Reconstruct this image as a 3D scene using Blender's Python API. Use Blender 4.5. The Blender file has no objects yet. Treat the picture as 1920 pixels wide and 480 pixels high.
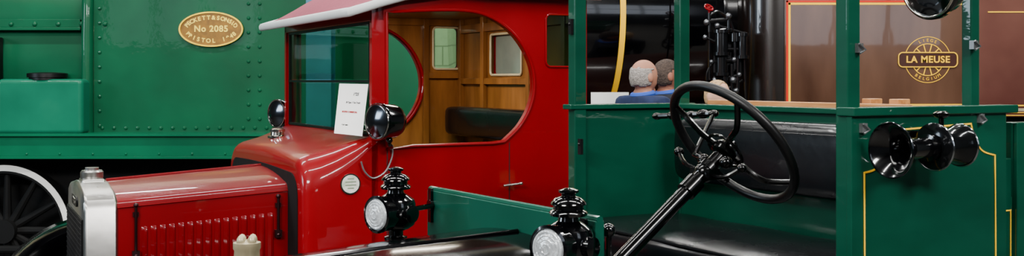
import bpy,bmesh,math,random
from mathutils import Vector,Matrix
random.seed(3)
EYE=1.6;FP=2000.0;HY=150.0
V=Vector
def ray(px,py): return V(((px-960)/FP,1,-(py-HY)/FP))
class Frame:
    def __init__(s,x,y,ang):
        s.M=Matrix.Translation((x,y,0))@Matrix.Rotation(ang,4,'Z'); s.I=s.M.inverted()
    def hit(s,px,py,axis,val):
        o=s.I@V((0,0,EYE)); d=s.I.to_3x3()@ray(px,py)
        return o+d*((val-o[axis])/d[axis])
    def dep(s,px,py,d): return s.I@(V((0,0,EYE))+ray(px,py)*d)
def lin(h,k=1.0):
    c=[int(h[i:i+2],16)/255 for i in (0,2,4)]
    return [min(1,(x/12.92 if x<=.04045 else ((x+.055)/1.055)**2.4)*k) for x in c]+[1]
MATS={}
def mat(name,hexc,rough=.35,metal=0,coat=0,var=.12,scale=6,bump=0,bscale=12,kind='noise',hex2=None,stretch=(1,1,1),spec=.5,emit=0):
    if name in MATS: return MATS[name]
    m=bpy.data.materials.new(name); m.use_nodes=True; nt=m.node_tree; N=nt.nodes; L=nt.links
    b=N['Principled BSDF']
    tc=N.new('ShaderNodeTexCoord'); mp=N.new('ShaderNodeMapping'); mp.inputs['Scale'].default_value=stretch
    L.new(tc.outputs['Object'],mp.inputs[0])
    no=N.new('ShaderNodeTexNoise'); no.inputs['Scale'].default_value=scale; no.inputs['Detail'].default_value=5
    L.new(mp.outputs[0],no.inputs[0])
    cr=N.new('ShaderNodeValToRGB'); cr.color_ramp.elements[0].position=.3; cr.color_ramp.elements[1].position=.7
    cr.color_ramp.elements[0].color=lin(hexc,1-var)
    cr.color_ramp.elements[1].color=lin(hex2) if hex2 else lin(hexc,1+var)
    L.new(no.outputs[0],cr.inputs[0])
    if kind=='brick':
        br=N.new('ShaderNodeTexBrick'); br.inputs['Scale'].default_value=1
        br.inputs['Brick Width'].default_value=.44;br.inputs['Row Height'].default_value=.22;br.inputs['Mortar Size'].default_value=.008
        br.inputs['Mortar'].default_value=lin(hexc,.6)
        L.new(cr.outputs[0],br.inputs['Color1']);L.new(cr.outputs[0],br.inputs['Color2'])
        sx=N.new('ShaderNodeSeparateXYZ');cx=N.new('ShaderNodeCombineXYZ')
        ad=N.new('ShaderNodeMath');ad.operation='ADD'
        L.new(tc.outputs['Object'],sx.inputs[0]);L.new(sx.outputs[0],ad.inputs[0]);L.new(sx.outputs[1],ad.inputs[1])
        L.new(ad.outputs[0],cx.inputs[0]);L.new(sx.outputs[2],cx.inputs[1]);L.new(cx.outputs[0],br.inputs[0])
        L.new(br.outputs[0],b.inputs['Base Color'])
    else: L.new(cr.outputs[0],b.inputs['Base Color'])
    mr=N.new('ShaderNodeMapRange'); mr.inputs['To Min'].default_value=max(.02,rough*.75); mr.inputs['To Max'].default_value=min(1,rough*1.25)
    L.new(no.outputs[0],mr.inputs[0]); L.new(mr.outputs[0],b.inputs['Roughness'])
    b.inputs['Metallic'].default_value=metal; b.inputs['Specular IOR Level'].default_value=spec
    b.inputs['Coat Weight'].default_value=coat; b.inputs['Coat Roughness'].default_value=.03
    if emit:
        b.inputs['Emission Color'].default_value=lin(hexc); b.inputs['Emission Strength'].default_value=emit
    if bump:
        n2=N.new('ShaderNodeTexNoise'); n2.inputs['Scale'].default_value=bscale; n2.inputs['Detail'].default_value=3
        L.new(mp.outputs[0],n2.inputs[0])
        bp=N.new('ShaderNodeBump'); bp.inputs['Strength'].default_value=bump; bp.inputs['Distance'].default_value=.02
        L.new(n2.outputs[0],bp.inputs['Height']); L.new(bp.outputs[0],b.inputs['Normal'])
        if coat: L.new(bp.outputs[0],b.inputs['Coat Normal'])
    MATS[name]=m; return m
def glassmat(name,tint,gl=.5,rough=.02):
    m=bpy.data.materials.new(name); m.use_nodes=True; nt=m.node_tree; N=nt.nodes; L=nt.links
    N.remove(N['Principled BSDF']); out=N['Material Output']
    t=N.new('ShaderNodeBsdfTransparent'); t.inputs[0].default_value=lin(tint)
    g=N.new('ShaderNodeBsdfGlossy'); g.inputs['Roughness'].default_value=rough
    lw=N.new('ShaderNodeLayerWeight'); lw.inputs[0].default_value=.5
    pw=N.new('ShaderNodeMath'); pw.operation='POWER'; pw.inputs[1].default_value=4
    ml=N.new('ShaderNodeMath'); ml.operation='MULTIPLY_ADD'; ml.inputs[1].default_value=gl; ml.inputs[2].default_value=.03
    L.new(lw.outputs['Facing'],pw.inputs[0]); L.new(pw.outputs[0],ml.inputs[0])
    mx=N.new('ShaderNodeMixShader'); L.new(ml.outputs[0],mx.inputs[0]); L.new(t.outputs[0],mx.inputs[1]); L.new(g.outputs[0],mx.inputs[2]); L.new(mx.outputs[0],out.inputs[0])
    MATS[name]=m; return m
class MB:
    def __init__(s): s.bm=bmesh.new()
    def quadring(s,rings,closed=False,caps=(1,1)):
        bm=s.bm; R=[[bm.verts.new(p) for p in r] for r in rings]
        n=len(R[0]); K=len(R)
        for i in range(K if closed else K-1):
            a=R[i];b=R[(i+1)%K]
            for j in range(n): bm.faces.new((a[j],a[(j+1)%n],b[(j+1)%n],b[j]))
        if not closed:
            if caps[0]: bm.faces.new(R[0][::-1])
            if caps[1]: bm.faces.new(R[-1])
        return s
    def box(s,x0,x1,y0,y1,z0,z1,rot=None,piv=None):
        ps=[V((x,y,z)) for z in (z0,z1) for x,y in ((x0,y0),(x1,y0),(x1,y1),(x0,y1))]
        if rot is not None:
            c=piv or V(((x0+x1)/2,(y0+y1)/2,(z0+z1)/2)); ps=[c+rot@(p-c) for p in ps]
        return s.quadring([ps[:4],ps[4:]])
    def lathe(s,prof,o,ax,n=32,caps=(1,1)):
        o=V(o);ax=V(ax).normalized(); u=ax.orthogonal().normalized(); w=ax.cross(u)
        closed=tuple(prof[0])==tuple(prof[-1])
        if closed: prof=prof[:-1]
        return s.quadring([[o+ax*d+(u*math.cos(2*math.pi*k/n)+w*math.sin(2*math.pi*k/n))*max(r,.0004) for k in range(n)] for d,r in prof],closed,caps)
    def cyl(s,p0,p1,r,r1=None,n=20):
        p0=V(p0);p1=V(p1); return s.lathe([(0,r),((p1-p0).length,r if r1 is None else r1)],p0,p1-p0,n)
    def tube(s,pts,r,n=8,closed=False,flat=None):
        pts=[V(p) for p in pts]; K=len(pts); rings=[]; u=None
        for i,p in enumerate(pts):
            if closed: t=pts[(i+1)%K]-pts[i-1]
            else: t=pts[min(i+1,K-1)]-pts[max(i-1,0)]
            t.normalize()
            if u is None: u=t.orthogonal().normalized()
            u=(u-t*u.dot(t)).normalized(); w=t.cross(u)
            rr=r[i] if isinstance(r,(list,tuple)) else r
            rings.append([p+(u*math.cos(2*math.pi*k/n)+w*math.sin(2*math.pi*k/n))*rr for k in range(n)])
        return s.quadring(rings,closed)
    def torus(s,c,ax,R,r,n=48,m=12):
        c=V(c);ax=V(ax).normalized();u=ax.orthogonal().normalized();w=ax.cross(u)
        rings=[]
        for i in range(n):
            a=2*math.pi*i/n; d=u*math.cos(a)+w*math.sin(a)
            rings.append([c+d*(R+r*math.cos(2*math.pi*k/m))+ax*r*math.sin(2*math.pi*k/m) for k in range(m)])
        return s.quadring(rings,True)
    def sph(s,c,r,sc=(1,1,1),n=16,rot=None):
        M=Matrix.Translation(V(c))@(rot.to_4x4() if rot else Matrix())@Matrix.Diagonal((r*sc[0],r*sc[1],r*sc[2],1))
        bmesh.ops.create_uvsphere(s.bm,u_segments=n,v_segments=max(6,n//2),radius=1,matrix=M); return s
    def pad(s,x0,x1,y0,y1,z0,z1,ex=4.5,pleats=0,n=36,m=48):
        cx,cz=(x0+x1)/2,(z0+z1)/2; rings=[]
        for i in range(m+1):
            u=-math.cos(math.pi*i/m); y=(y0+y1)/2+(y1-y0)/2*u
            k=(max(0,1-abs(u)**14))**.5; k=.25+.75*k if 0<i<m else .2
            b=1+(.02*math.sin(u*math.pi*pleats) if pleats else 0)
            rg=[]
            for j in range(n):
                a=2*math.pi*j/n; c,q=math.cos(a),math.sin(a)
                f=lambda t:(abs(t)**(2/ex))*(1 if t>=0 else -1)
                hx=(x1-x0)/2;hz=(z1-z0)/2; mn=min(hx,hz)
                rg.append((cx+f(c)*(hx-mn*(1-k))*b,y,cz+f(q)*(hz-mn*(1-k))*b))
            rings.append(rg)
        return s.quadring(rings)
    def mesh(s,me,M=None):
        if M is not None: me.transform(M)
        s.bm.from_mesh(me); bpy.data.meshes.remove(me); return s
    def plate(s,outs,th,f):
        cu=bpy.data.curves.new('t','CURVE'); cu.dimensions='2D'; cu.fill_mode='BOTH'; cu.extrude=th/2
        for o in outs:
            sp=cu.splines.new('POLY'); sp.points.add(len(o)-1)
            for q,p in zip(sp.points,o): q.co=(p[0],p[1],0,1)
            sp.use_cyclic_u=True
        me=ev(cu)
        for v in me.vertices: v.co=V(f(*v.co))
        return s.mesh(me)
    def text(s,t,size,M,ext=.001,al='CENTER',sp=1.0,bold=0):
        cu=bpy.data.curves.new('t','FONT'); cu.body=t; cu.size=size; cu.align_x=al; cu.align_y='CENTER'; cu.extrude=ext; cu.space_character=sp; cu.offset=bold
        return s.mesh(ev(cu),M)
    def done(s,name,m,parent=None,bevel=0,seg=2,ang=35,label=None,weld=True):
        if weld: bmesh.ops.remove_doubles(s.bm,verts=s.bm.verts,dist=1e-5)
        bmesh.ops.recalc_face_normals(s.bm,faces=s.bm.faces)
        me=bpy.data.meshes.new(name); s.bm.to_mesh(me); s.bm.free()
        me.materials.append(m)
        me.polygons.foreach_set('use_smooth',[True]*len(me.polygons)); me.set_sharp_from_angle(angle=math.radians(ang))
        ob=bpy.data.objects.new(name,me); bpy.context.scene.collection.objects.link(ob)
        if parent: ob.parent=parent
        if bevel:
            b=ob.modifiers.new('b','BEVEL'); b.width=bevel; b.segments=seg; b.limit_method='ANGLE'; b.angle_limit=math.radians(40); b.harden_normals=True
        if label: ob['label']=label
        return ob
def ev(cu):
    ob=bpy.data.objects.new('t',cu); bpy.context.scene.collection.objects.link(ob)
    dg=bpy.context.evaluated_depsgraph_get(); me=bpy.data.meshes.new_from_object(ob.evaluated_get(dg))
    bpy.data.objects.remove(ob); bpy.data.curves.remove(cu)
    return me
def root(name,label,cat,M,**k):
    e=bpy.data.objects.new(name,None); e.empty_display_size=.2; bpy.context.scene.collection.objects.link(e); e.matrix_world=M
    e['label']=label; e['category']=cat
    for a,b in k.items(): e[a]=b
    return e
def sub(name,parent,label=None):
    g=bpy.data.objects.new(name,None); bpy.context.scene.collection.objects.link(g); g.parent=parent
    if label: g['label']=label
    return g
def top(ob,label,cat,**k):
    ob['label']=label; ob['category']=cat
    for a,b in k.items(): ob[a]=b
    return ob
def rrect(u0,u1,v0,v1,r,n=6):
    o=[]
    for cx,cy,a in ((u1-r,v1-r,0),(u0+r,v1-r,90),(u0+r,v0+r,180),(u1-r,v0+r,270)):
        for k in range(n+1):
            t=math.radians(a+90*k/n); o.append((cx+r*math.cos(t),cy+r*math.sin(t)))
    return o
def crom(P,n=6):
    P=[V(p) for p in P]; o=[]
    for i in range(len(P)-1):
        a=P[max(i-1,0)];b=P[i];c=P[i+1];d=P[min(i+2,len(P)-1)]
        for k in range(n):
            t=k/n; o.append(.5*((2*b)+(c-a)*t+(2*a-5*b+4*c-d)*t*t+(3*b-a-3*c+d)*t**3))
    o.append(P[-1]); return o
PY=lambda y:(lambda u,v,w:(u,y+w,v))
PX=lambda x:(lambda u,v,w:(x+w,u,v))
TXT=lambda x,y,z,tilt=0:Matrix.Translation((x,y,z))@Matrix.Rotation(math.radians(90),4,'X')@Matrix.Rotation(tilt,4,'Z')
def strip(mb,pts,wd,f,closed=False):
    n=len(pts)
    for i in range(n if closed else n-1):
        a=V(pts[i]);b=V(pts[(i+1)%n]); d=(b-a).normalized(); q=V((-d.y,d.x))*wd/2; e=d*wd*.45
        a=a-e;b=b+e
        r=[(a-q),(b-q),(b+q),(a+q)]
        mb.quadring([[f(p.x,p.y,-.0008) for p in r],[f(p.x,p.y,.0008) for p in r]])

# ---------- materials
GL=mat('loco_green_paint','024A2E',.42,coat=.25,var=.22,scale=2,bump=.05,bscale=9,spec=.14)
RED=mat('red_coach_paint','78000C',.35,coat=.5,var=.12,scale=2,bump=.02,bscale=5,spec=.1)
REDD=mat('dark_red_paint','660009',.35,coat=.45,var=.12,scale=2,bump=.02,bscale=5,spec=.1)
TG=mat('teal_green_paint','003C2B',.4,coat=.5,var=.15,scale=3,bump=.04,bscale=7,stretch=(1,1,3),spec=.12)
TGD=mat('teal_green_satin','004233',.5,coat=.08,var=.1,scale=3,spec=.12)
BLK=mat('gloss_black_enamel','020203',.12,coat=.6,var=.2,scale=4)
BON=mat('black_coach_paint','010102',.12,coat=.1,var=.2,scale=4,spec=.18)
MBLK=mat('satin_black','050506',.4,var=.25,scale=6,bump=.05,spec=.3)
LEA=mat('black_leather','040508',.27,coat=.1,var=.2,scale=3,bump=.13,bscale=6,spec=.4)
RUB=mat('black_rubber','040404',.7,var=.2,spec=.2)
ALU=mat('polished_radiator_nickel','A4A29E',.3,metal=1,var=.15,scale=8,bump=.03,bscale=8)
CHR=mat('polished_nickel','C0BCB4',.14,metal=1,var=.1,scale=8)
BRS=mat('bright_brass_rim','F2C41C',.4,metal=0,var=.15,scale=20,spec=.4)
BRD=mat('brass_field','80580A',.45,metal=0,var=.3,scale=25,spec=.4)
WOOD=mat('varnished_oak','643A16',.4,coat=.3,var=.1,hex2='925E2E',scale=4,bump=.05,bscale=16,stretch=(2.5,2.5,.5),spec=.2)
WOODL=mat('pale_pine','A86A34',.5,var=.15,hex2='C48A50',scale=6,stretch=(8,1,8))
YEL=mat('yellow_lining_paint','FFC208',.45,var=.05,spec=.2)
REDL=mat('red_lining_paint','D02008',.4,var=.05,spec=.2)
BRN=mat('taupe_brown_paint','382014',.16,coat=.9,var=.2,hex2='6C4E3C',scale=1.0,bump=.05,bscale=2.2,stretch=(1.6,1,.5),spec=.4)  # paler streaks in the colour imitate reflections on the brown tank
MAR=mat('maroon_brown_paint','4A2420',.3,coat=.8,var=.2,hex2='6A443A',scale=1.2,bump=.05,bscale=3,spec=.2)
WHT=mat('white_paper','F2F0EC',.8,var=.03)
INK=mat('black_ink','111111',.8,var=.05)
REDI=mat('red_ink','9C1F1F',.8,var=.05)
CAN=mat('dusty_pink_canvas','8C4C58',.85,var=.08,scale=30,bump=.1,bscale=80,spec=.05)
DRIP=mat('pale_grey_trim','BCC0C0',.45,var=.05)
BLUE=mat('light_blue_steel_paint','0C6078',.4,var=.15)
WTY=mat('white_tyre_paint','E8E6E0',.5,var=.06)
GLS=glassmat('window_glass','B4D2C4')
DGL=mat('dusty_grey_glass','7C8884',.12,coat=.5,var=.25,scale=3)  # opaque grey pane with random tone variation
LNS=mat('ribbed_lamp_lens','C5C9CC',.15,metal=.3,coat=1,var=.25,scale=40,bump=.3,bscale=60)
REF=mat('lamp_reflector','5C6066',.14,metal=1,var=.3,scale=9)
CREAM=mat('cream_block_wall','EFE2B8',.8,kind='brick',var=.05,scale=8,bump=.1,bscale=40)
CONC=mat('grey_concrete','3B3832',.6,var=.15,scale=1.5,bump=.05,bscale=30)
CEIL=mat('ceiling_grey_panels','2E3032',.8,var=.05,scale=1)
WALLG=mat('blue_grey_wall_paint','33393D',.8,var=.05,scale=1)
GALV=mat('galvanised_steel','7D7F80',.4,metal=.8,var=.2,scale=20)
GLOW=mat('daylight_pane','E4EEFF',.5,var=.02,scale=1,emit=2.0)  # emissive material of the panes added for reflections

# ---------- room
def st(ob): ob['kind']='structure'; return ob
st(MB().box(-9,9,-3,12.2,-.1,0).done('floor',CONC))
st(MB().box(-9,9,12,12.2,0,5.6).done('wall_back',CREAM))
st(MB().box(-9.2,-9,-3,12.2,0,5.6).done('wall_left',WALLG))
st(MB().box(9,9.2,-3,12.2,0,5.6).done('wall_right',WALLG))
st(MB().box(-9,9,-3.2,-3,0,5.6).done('wall_front',WALLG))
st(MB().box(-9,9,-3,12.2,5.6,5.7).done('ceiling',CEIL))
for i,(xa,xb) in enumerate(((-7.4,-4.6),(4.9,7.9))):  # glowing windows added behind the camera to reflect in glossy paint
    mb=MB().box(xa,xb,-2.99,-2.97,2.2,4.4); w_=st(mb.done('window_%d'%(i+1),GLOW))
    mb=MB()
    for k in range(4): x=xa+(xb-xa)*k/3; mb.box(x-.04,x+.04,-2.97,-2.93,2.15,4.45)
    for z in (2.2,3.3,4.4): mb.box(xa-.04,xb+.04,-2.97,-2.93,z-.04,z+.04)
    st(mb.done('trim_%d'%(i+1),WALLG))
F0=Frame(0,0,0)
a=F0.hit(578,100,1,7.55);b=F0.hit(625,100,1,7.55)
mb=MB(); mb.box(a.x,b.x,7.46,7.475,0,5.58).box(a.x,b.x,7.625,7.64,0,5.58).box((a.x+b.x)/2-.008,(a.x+b.x)/2+.008,7.475,7.625,0,5.58).box(a.x-.06,b.x+.06,7.40,7.70,0,.015)
top(mb.done('steel_column',BLUE,bevel=.003),'light blue painted steel roof column between truck and locomotive','column')

# ---------- green locomotive
LF=Frame(-3,8.2,0)
L1=root('steam_locomotive','green riveted saddle tank steam locomotive with brass works plate','locomotive',LF.M)
def lx(px,v=0): return LF.hit(px,100,1,v).x
def lz(py,v=0): return LF.hit(960,py,1,v).z
x0=lx(176);x1=lx(790);zb=lz(250);
mb=MB()
prof=[(0,zb),(0,2.31),(0,2.35),(.04,2.5),(.14,2.62),(.35,2.7),(.9,2.72),(1.3,2.6),(1.45,2.35),(1.45,zb)]
mb.quadring([[(x0,y,z) for y,z in prof],[(x1,y,z) for y,z in prof]])
def rivet(mb,x,z,y=0,r=.015): mb.sph((x,y,z),r,(1,.75,1),n=10)
for k in range(12): rivet(mb,lx(187),lz(14-81+k*27.5))
for k in range(27): rivet(mb,lx(192+k*22),lz(240))
for k in range(10): rivet(mb,lx(487),lz(-20+k*27)); rivet(mb,lx(466),lz(-20+k*27))
mb.done('saddle_tank',GL,L1,ang=25)
mb=MB(); mb.tube([(lx(165),-.01,zb+.0),(lx(165),-.01,lz(70)),(lx(165),0,lz(20)),(lx(163),.03,2.4),(lx(160),.1,2.6)],.045,16)
mb.done('tank_end_flange',GL,L1)
mb=MB()
pr=[(.20,lz(252)),(.10,lz(215)),(.05,lz(160)),(.035,lz(110)),(.05,lz(68)),(.07,lz(54)),(1.4,lz(54)),(1.4,lz(252))]
mb.quadring([[(lx(-160),y,z) for y,z in pr],[(lx(160),y,z) for y,z in pr]]).done('smokebox',GL,L1,ang=60)
mb=MB(); mb.box(lx(-160),lx(152),-.02,.3,lz(57),lz(51)).box(lx(-160),lx(150),.0,.09,lz(51),lz(36))
for k in range(7): rivet(mb,lx(-85+k*44+18),lz(45),.0,.02)
mb.done('smokebox_ledge',GL,L1,bevel=.004)
mb=MB()
pr=[(.06,lz(38)),(.05,lz(5)),(.2,lz(-40)),(.45,lz(-90)),(.8,lz(-110)),(.8,lz(38))]
mb.quadring([[(lx(-160),y,z) for y,z in pr],[(lx(152),y,z) for y,z in pr]]).done('boiler_cladding',GL,L1,ang=60)
mb=MB().box(lx(14),lx(172),-.18,.12,lz(250),lz(148)); mb.done('sandbox',mat('sandbox_teal_paint','0C6248',.4,coat=.25,var=.15,scale=3,spec=.15),L1,bevel=.035,seg=5)
mb=MB(); c=V((lx(94),-.05,lz(150))); mb.lathe([(0,.13),(.02,.13),(.02,.145),(.05,.145),(.055,.12),(.06,.05)],c,(0,0,1),32).done('sandbox_lid',MBLK,L1)
mb=MB(); mb.box(lx(-160),lx(2),-.1,.1,lz(250),lz(222)).box(lx(-60),lx(2),-.1,.04,lz(222),lz(70)).done('steam_pipe_casing',MBLK,L1,bevel=.01)
mb=MB(); mb.box(lx(-200),x1,-.30,.8,lz(252),lz(249)+.005); mb.box(lx(-200),x1,-.27,-.25,lz(293)+.02,lz(252))
mb.box(lx(-200),x1,-.285,-.25,lz(293),lz(293)+.02)
for k in range(9): rivet(mb,lx(-40+k*60),lz(284),-.27,.010)
mb.done('running_board',mat('running_board_green','00583A',.42,coat=.15,var=.15,scale=3,spec=.12),L1,bevel=.003)
MB().box(lx(-200),x1,.15,1.3,.1,lz(250)).done('frame_plate',RUB,L1)
wc=V((lx(12,-.1),-.08,.455))
def wheel(wc):
    g=sub('driving_wheel',L1)
    MB().lathe([(0,.505),(.002,.505),(.13,.497),(.13,.44),(0,.44),(0,.505)],wc+V((0,-.06,0)),(0,1,0),64).done('wheel_tyre',RUB,g)
    MB().lathe([(0,.503),(0.004,.503),(.004,.458),(0,.458),(0,.503)],wc+V((0,-.066,0)),(0,1,0),64).done('tyre_face',WTY,g,label='white painted tyre face')
    mb=MB(); mb.cyl(wc+V((0,-.08,0)),wc+V((0,.06,0)),.09)
    for k in range(12):
        a=k*math.pi/6; d=V((math.cos(a),0,math.sin(a))); mb.tube([wc+d*.07,wc+d*.45],[.035,.022],10)
    mb.torus(wc,(0,1,0),.435,.022)
    mb.done('wheel_spokes',RUB,g)
wheel(wc); wheel(wc+V((1.9,0,0)))
MB().tube([wc+V((-.6,-.16,-.12)),wc+V((.1,-.16,-.12)),wc+V((2.1,-.16,-.12))],.03,10).done('coupling_rod',RUB,L1)
mb=MB()
for k in range(26):
    p=LF.hit(-60+k*8,462+5*math.sin(k/25*math.pi)+k*.3,1,-.24)
    mb.torus(p,(0,1,.2) if k%2 else (0,.3,1),.019,.006,12,6)
mb.done('coupling_chain',WTY,L1)
pc=LF.hit(397,55,1,0)
el=lambda a,b:[(pc.x+a*math.cos(t*math.pi/32),pc.z+b*math.sin(t*math.pi/32)) for t in range(64)]
g=sub('works_plate',L1,'oval brass works plate with raised lettering')
MB().plate([el(.240,.128)],.02,PY(-.008)).done('plate_field',BRD,g)
MB().plate([el(.247,.135),el(.235,.123)],.012,PY(-.022)).done('plate_rim',BRS,g)
def arctext(mb,t,size,cx,cz,ra,rb,y,a0,step,bottom=False,bold=.0):
    n=len(t)
    for i,ch in enumerate(t):
        if ch==' ': continue
        k=(i-(n-1)/2)*step
        a=math.radians((a0+k) if bottom else (a0-k)); 
        x=cx+ra*math.cos(a); z=cz+rb*math.sin(a)
        nx,nz=math.cos(a)/ra,math.sin(a)/rb; rot=math.atan2(nz,nx)+(math.pi/2 if bottom else -math.pi/2)
        mb.text(ch,size,TXT(x,y,z,rot),bold=bold)
BLT=mat('bright_brass','FFD848',.35,var=.08)
mb=MB(); arctext(mb,'PECKETT&SONSLD',.044,pc.x,pc.z,.195,.088,-.019,90,11,bold=.0016); mb.done('maker_lettering',BLT,g,weld=False)
MB().text('No 2085',.066,TXT(pc.x,-.019,pc.z+.002),bold=.0022,sp=1.12).done('number_lettering',BLT,g,weld=False)
mb=MB(); arctext(mb,'BRISTOL 1948',.044,pc.x,pc.z,.195,.090,-.019,270,12,True,bold=.0016); mb.done('town_lettering',BLT,g,weld=False)

# ---------- brown locomotive
BF=Frame(3,8.3,0)
L2=root('steam_locomotive','brown and black steam locomotive with yellow lining and round emblem','locomotive',BF.M)
bx=lambda px,v=0:BF.hit(px,100,1,v).x
bz=lambda py,v=0:BF.hit(960,py,1,v).z
xa=bx(1403);xm=bx(1470);xb=bx(1830);r=.26
out=[(xm,0)]+[(xa+r-r*math.sin(t*math.pi/16),r-r*math.cos(t*math.pi/16)) for t in range(9)]+[(xa,1.4),(xm,1.4)]
MB().quadring([[(x,y,z) for x,y in out] for z in (bz(203),2.6)]).done('tank_front_casing',mat('brown_black_paint','120A07',.25,coat=.6,var=.3,scale=1.5),L2)
MB().box(xm+.004,xb,-.002,1.4,bz(203),2.6).done('side_tank',BRN,L2,bevel=.004)
MB().box(xb+.01,bx(2000),-.02,1.5,bz(203),2.9).done('locomotive_cab',MAR,L2)
f=PY(-.004)
def lining(x0,x1,z0,z1,m,wd,name,off=0):
    mb=MB(); strip(mb,[(x0+off,z0+off),(x1-off,z0+off),(x1-off,z1-off),(x0+off,z1-off)],wd,f,True); mb.done(name,m,L2)
lining(bx(1480),bx(1822),bz(197),bz(7),YEL,.017,'yellow_lining')
lining(bx(1480),bx(1822),bz(197),bz(7),REDL,.014,'red_lining',-.018)
for py in (24,199): MB().box(bx(1850),bx(2000),-.024,-.018,bz(py),bz(py)+.010).done('cab_lining',YEL,L2)
MB().box(bx(1050),bx(2000),-.12,1.5,bz(218),bz(208)).done('footplate_valance',MAR,L2)
for py in (211,216): MB().box(bx(1400),bx(2000),-.126,-.12,bz(py),bz(py)+.006).done('valance_lining',YEL,L2)
MB().box(bx(900),bx(2000),.1,1.4,.1,bz(218)).done('frame_plate',RUB,L2)
for px in (1150,1400,1650):
    c=V((bx(px),-.02,.5)); mb=MB(); mb.lathe([(0,.5),(.12,.49),(.12,.42),(0,.42),(0,.5)],c,(0,1,0),48)
    for k in range(10):
        a=k*math.pi/5; mb.tube([c+V((0,.06,0)),c+V((.44*math.cos(a),.06,.44*math.sin(a)))],.03,8)
    mb.done('driving_wheel',MBLK,L2)
th=math.radians(10); BA=V((math.cos(th),math.sin(th),0)); Rb=.92
fr0=BF.hit(1168,20,1,.2)
B0=fr0-V((math.sin(th),-math.cos(th),0))*Rb
MB().lathe([(-1.23,.3),(-1.2,Rb-.05),(-1.18,Rb),(0,Rb)],B0,BA,96).done('smokebox',BLK,L2)
MB().lathe([(-.022,Rb+.008),(.024,Rb+.008)],B0,BA,96).done('boiler_band',YEL,L2,label='yellow painted boiler band')
MB().lathe([(.02,Rb-.02),(.40,Rb-.02),(.40,Rb),(.44,Rb),(.44,Rb-.02),(.80,Rb-.02),(.80,Rb+.01),(.845,Rb+.01),(.845,Rb-.02),(1.15,Rb-.02)],B0,BA,96).done('boiler',BLK,L2)
g=sub('air_pump',L2,'black air pump with valves, pipes and small red handwheel')
q=lambda px,py,y=-.14:BF.hit(px,py,1,y)
mb=MB()
def vc(px,y0,y1,w): 
    a=q(px,y1);b=q(px,y0); mb.cyl(a,b,w*.0041/2)
for t in ((1352,60,100,26),(1352,56,62,34),(1352,98,104,34),(1352,108,140,22),(1352,136,142,30),(1378,62,78,20),(1378,78,130,7),(1392,66,108,18),(1392,62,68,24),(1392,104,110,24),(1366,28,60,7),(1340,100,185,6),(1372,120,185,8),(1360,140,190,12),(1330,24,60,6)): vc(*t)
for a,b,w in (((1325,40),(1370,36),7),((1345,48),(1400,64),6),((1322,70),(1352,84),6),((1366,34),(1378,66),6),((1334,116),(1376,112),8),((1340,150),(1388,140),6),((1330,60),(1330,150),5),((1352,92),(1396,92),6),((1384,110),(1382,190),7),((1396,110),(1398,190),5)):
    mb.tube([q(*a),q(*b)],w*.0041/2,8)
mb.tube(crom([q(1330,30),q(1345,22),q(1360,30),q(1366,50),q(1350,56)]),.011,8)
mb.tube(crom([q(1334,120),q(1325,140),q(1330,170),q(1350,180),q(1372,160)]),.010,8)
mb.tube(crom([q(1378,130),q(1370,142),q(1380,156),q(1392,150)]),.010,8)
mb.box(q(1340,0).x,q(1400,0).x,-.10,0.05,bz(140),bz(60))
mb.done('pump_body',mat('oily_black_metal','121214',.22,metal=.6,coat=.4,var=.3,scale=8),g)
PM=mat('worn_steel_fitting','6A6C70',.25,metal=.9,var=.2)
for a,s in (((1325,42),9),((1345,48),8),((1366,30),9),((1334,116),7),((1376,112),8),((1340,150),8),((1386,140),7),((1374,150),10),((1346,168),9),((1380,170),8),((1322,70),7)):
    MB().sph(q(*a,-.15),s*.0041*.7,n=10).done('valve_fitting',PM,g)
c=q(1329,14); mb=MB(); mb.torus(c,(.3,-.6,.7),.033,.007,24,8)
for k in range(4):
    R=Matrix.Rotation(k*math.pi/2,3,V((.3,-.6,.7)).normalized()); mb.tube([c,c+R@(V((.3,-.6,.7)).normalized().orthogonal()*.033)],.005,6)
mb.cyl(c,q(1330,26),.008); mb.done('handwheel',RED,g)
ec=BF.hit(1739,112,1,0); s=.00415
g=sub('emblem',L2,'round yellow spoked emblem with lettered banner')
circ=lambda r:[(ec.x+r*math.cos(t*math.pi/32),ec.z+r*math.sin(t*math.pi/32)) for t in range(64)]
mb=MB().plate([circ(30.5*s),circ(29*s)],.002,PY(-.004)).plate([circ(6.5*s)],.002,PY(-.004))
for k in range(12):
    a=math.radians(15+30*k)
    strip(mb,[(ec.x+6*s*math.cos(a),ec.z+6*s*math.sin(a)),(ec.x+29.5*s*math.cos(a),ec.z+29.5*s*math.sin(a))],.008,f)
mb.done('spoked_ring',YEL,g)
MB().plate([circ(43.5*s),circ(42.3*s)],.002,PY(-.004)).done('outer_ring',YEL,g)
for wrd,a0,bt,stp in (('LIEGE',90,False,12),('BELGIUM',270,True,12)):
    mb=MB(); arctext(mb,wrd,.034,ec.x,ec.z,36.3*s,36.3*s,-.004,a0,stp,bt,bold=.0); mb.done('ring_lettering',YEL,g,weld=False)
bn=lambda e:rrect(ec.x-(56+e)*s,ec.x+(56+e)*s,ec.z-(14.5+e)*s,ec.z+(14.5+e)*s,(9+e)*s,8)
MB().plate([bn(0)],.006,PY(-.006)).done('banner',mat('banner_brown_paint','3A1C12',.3,coat=.4,var=.1),g)
MB().plate([bn(0),bn(-1.9)],.004,PY(-.010)).done('banner_border',YEL,g)
MB().text('LA MEUSE',.072,TXT(ec.x,-.0105,ec.z),bold=.002,sp=1.1).done('banner_lettering',YEL,g,weld=False)

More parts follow.
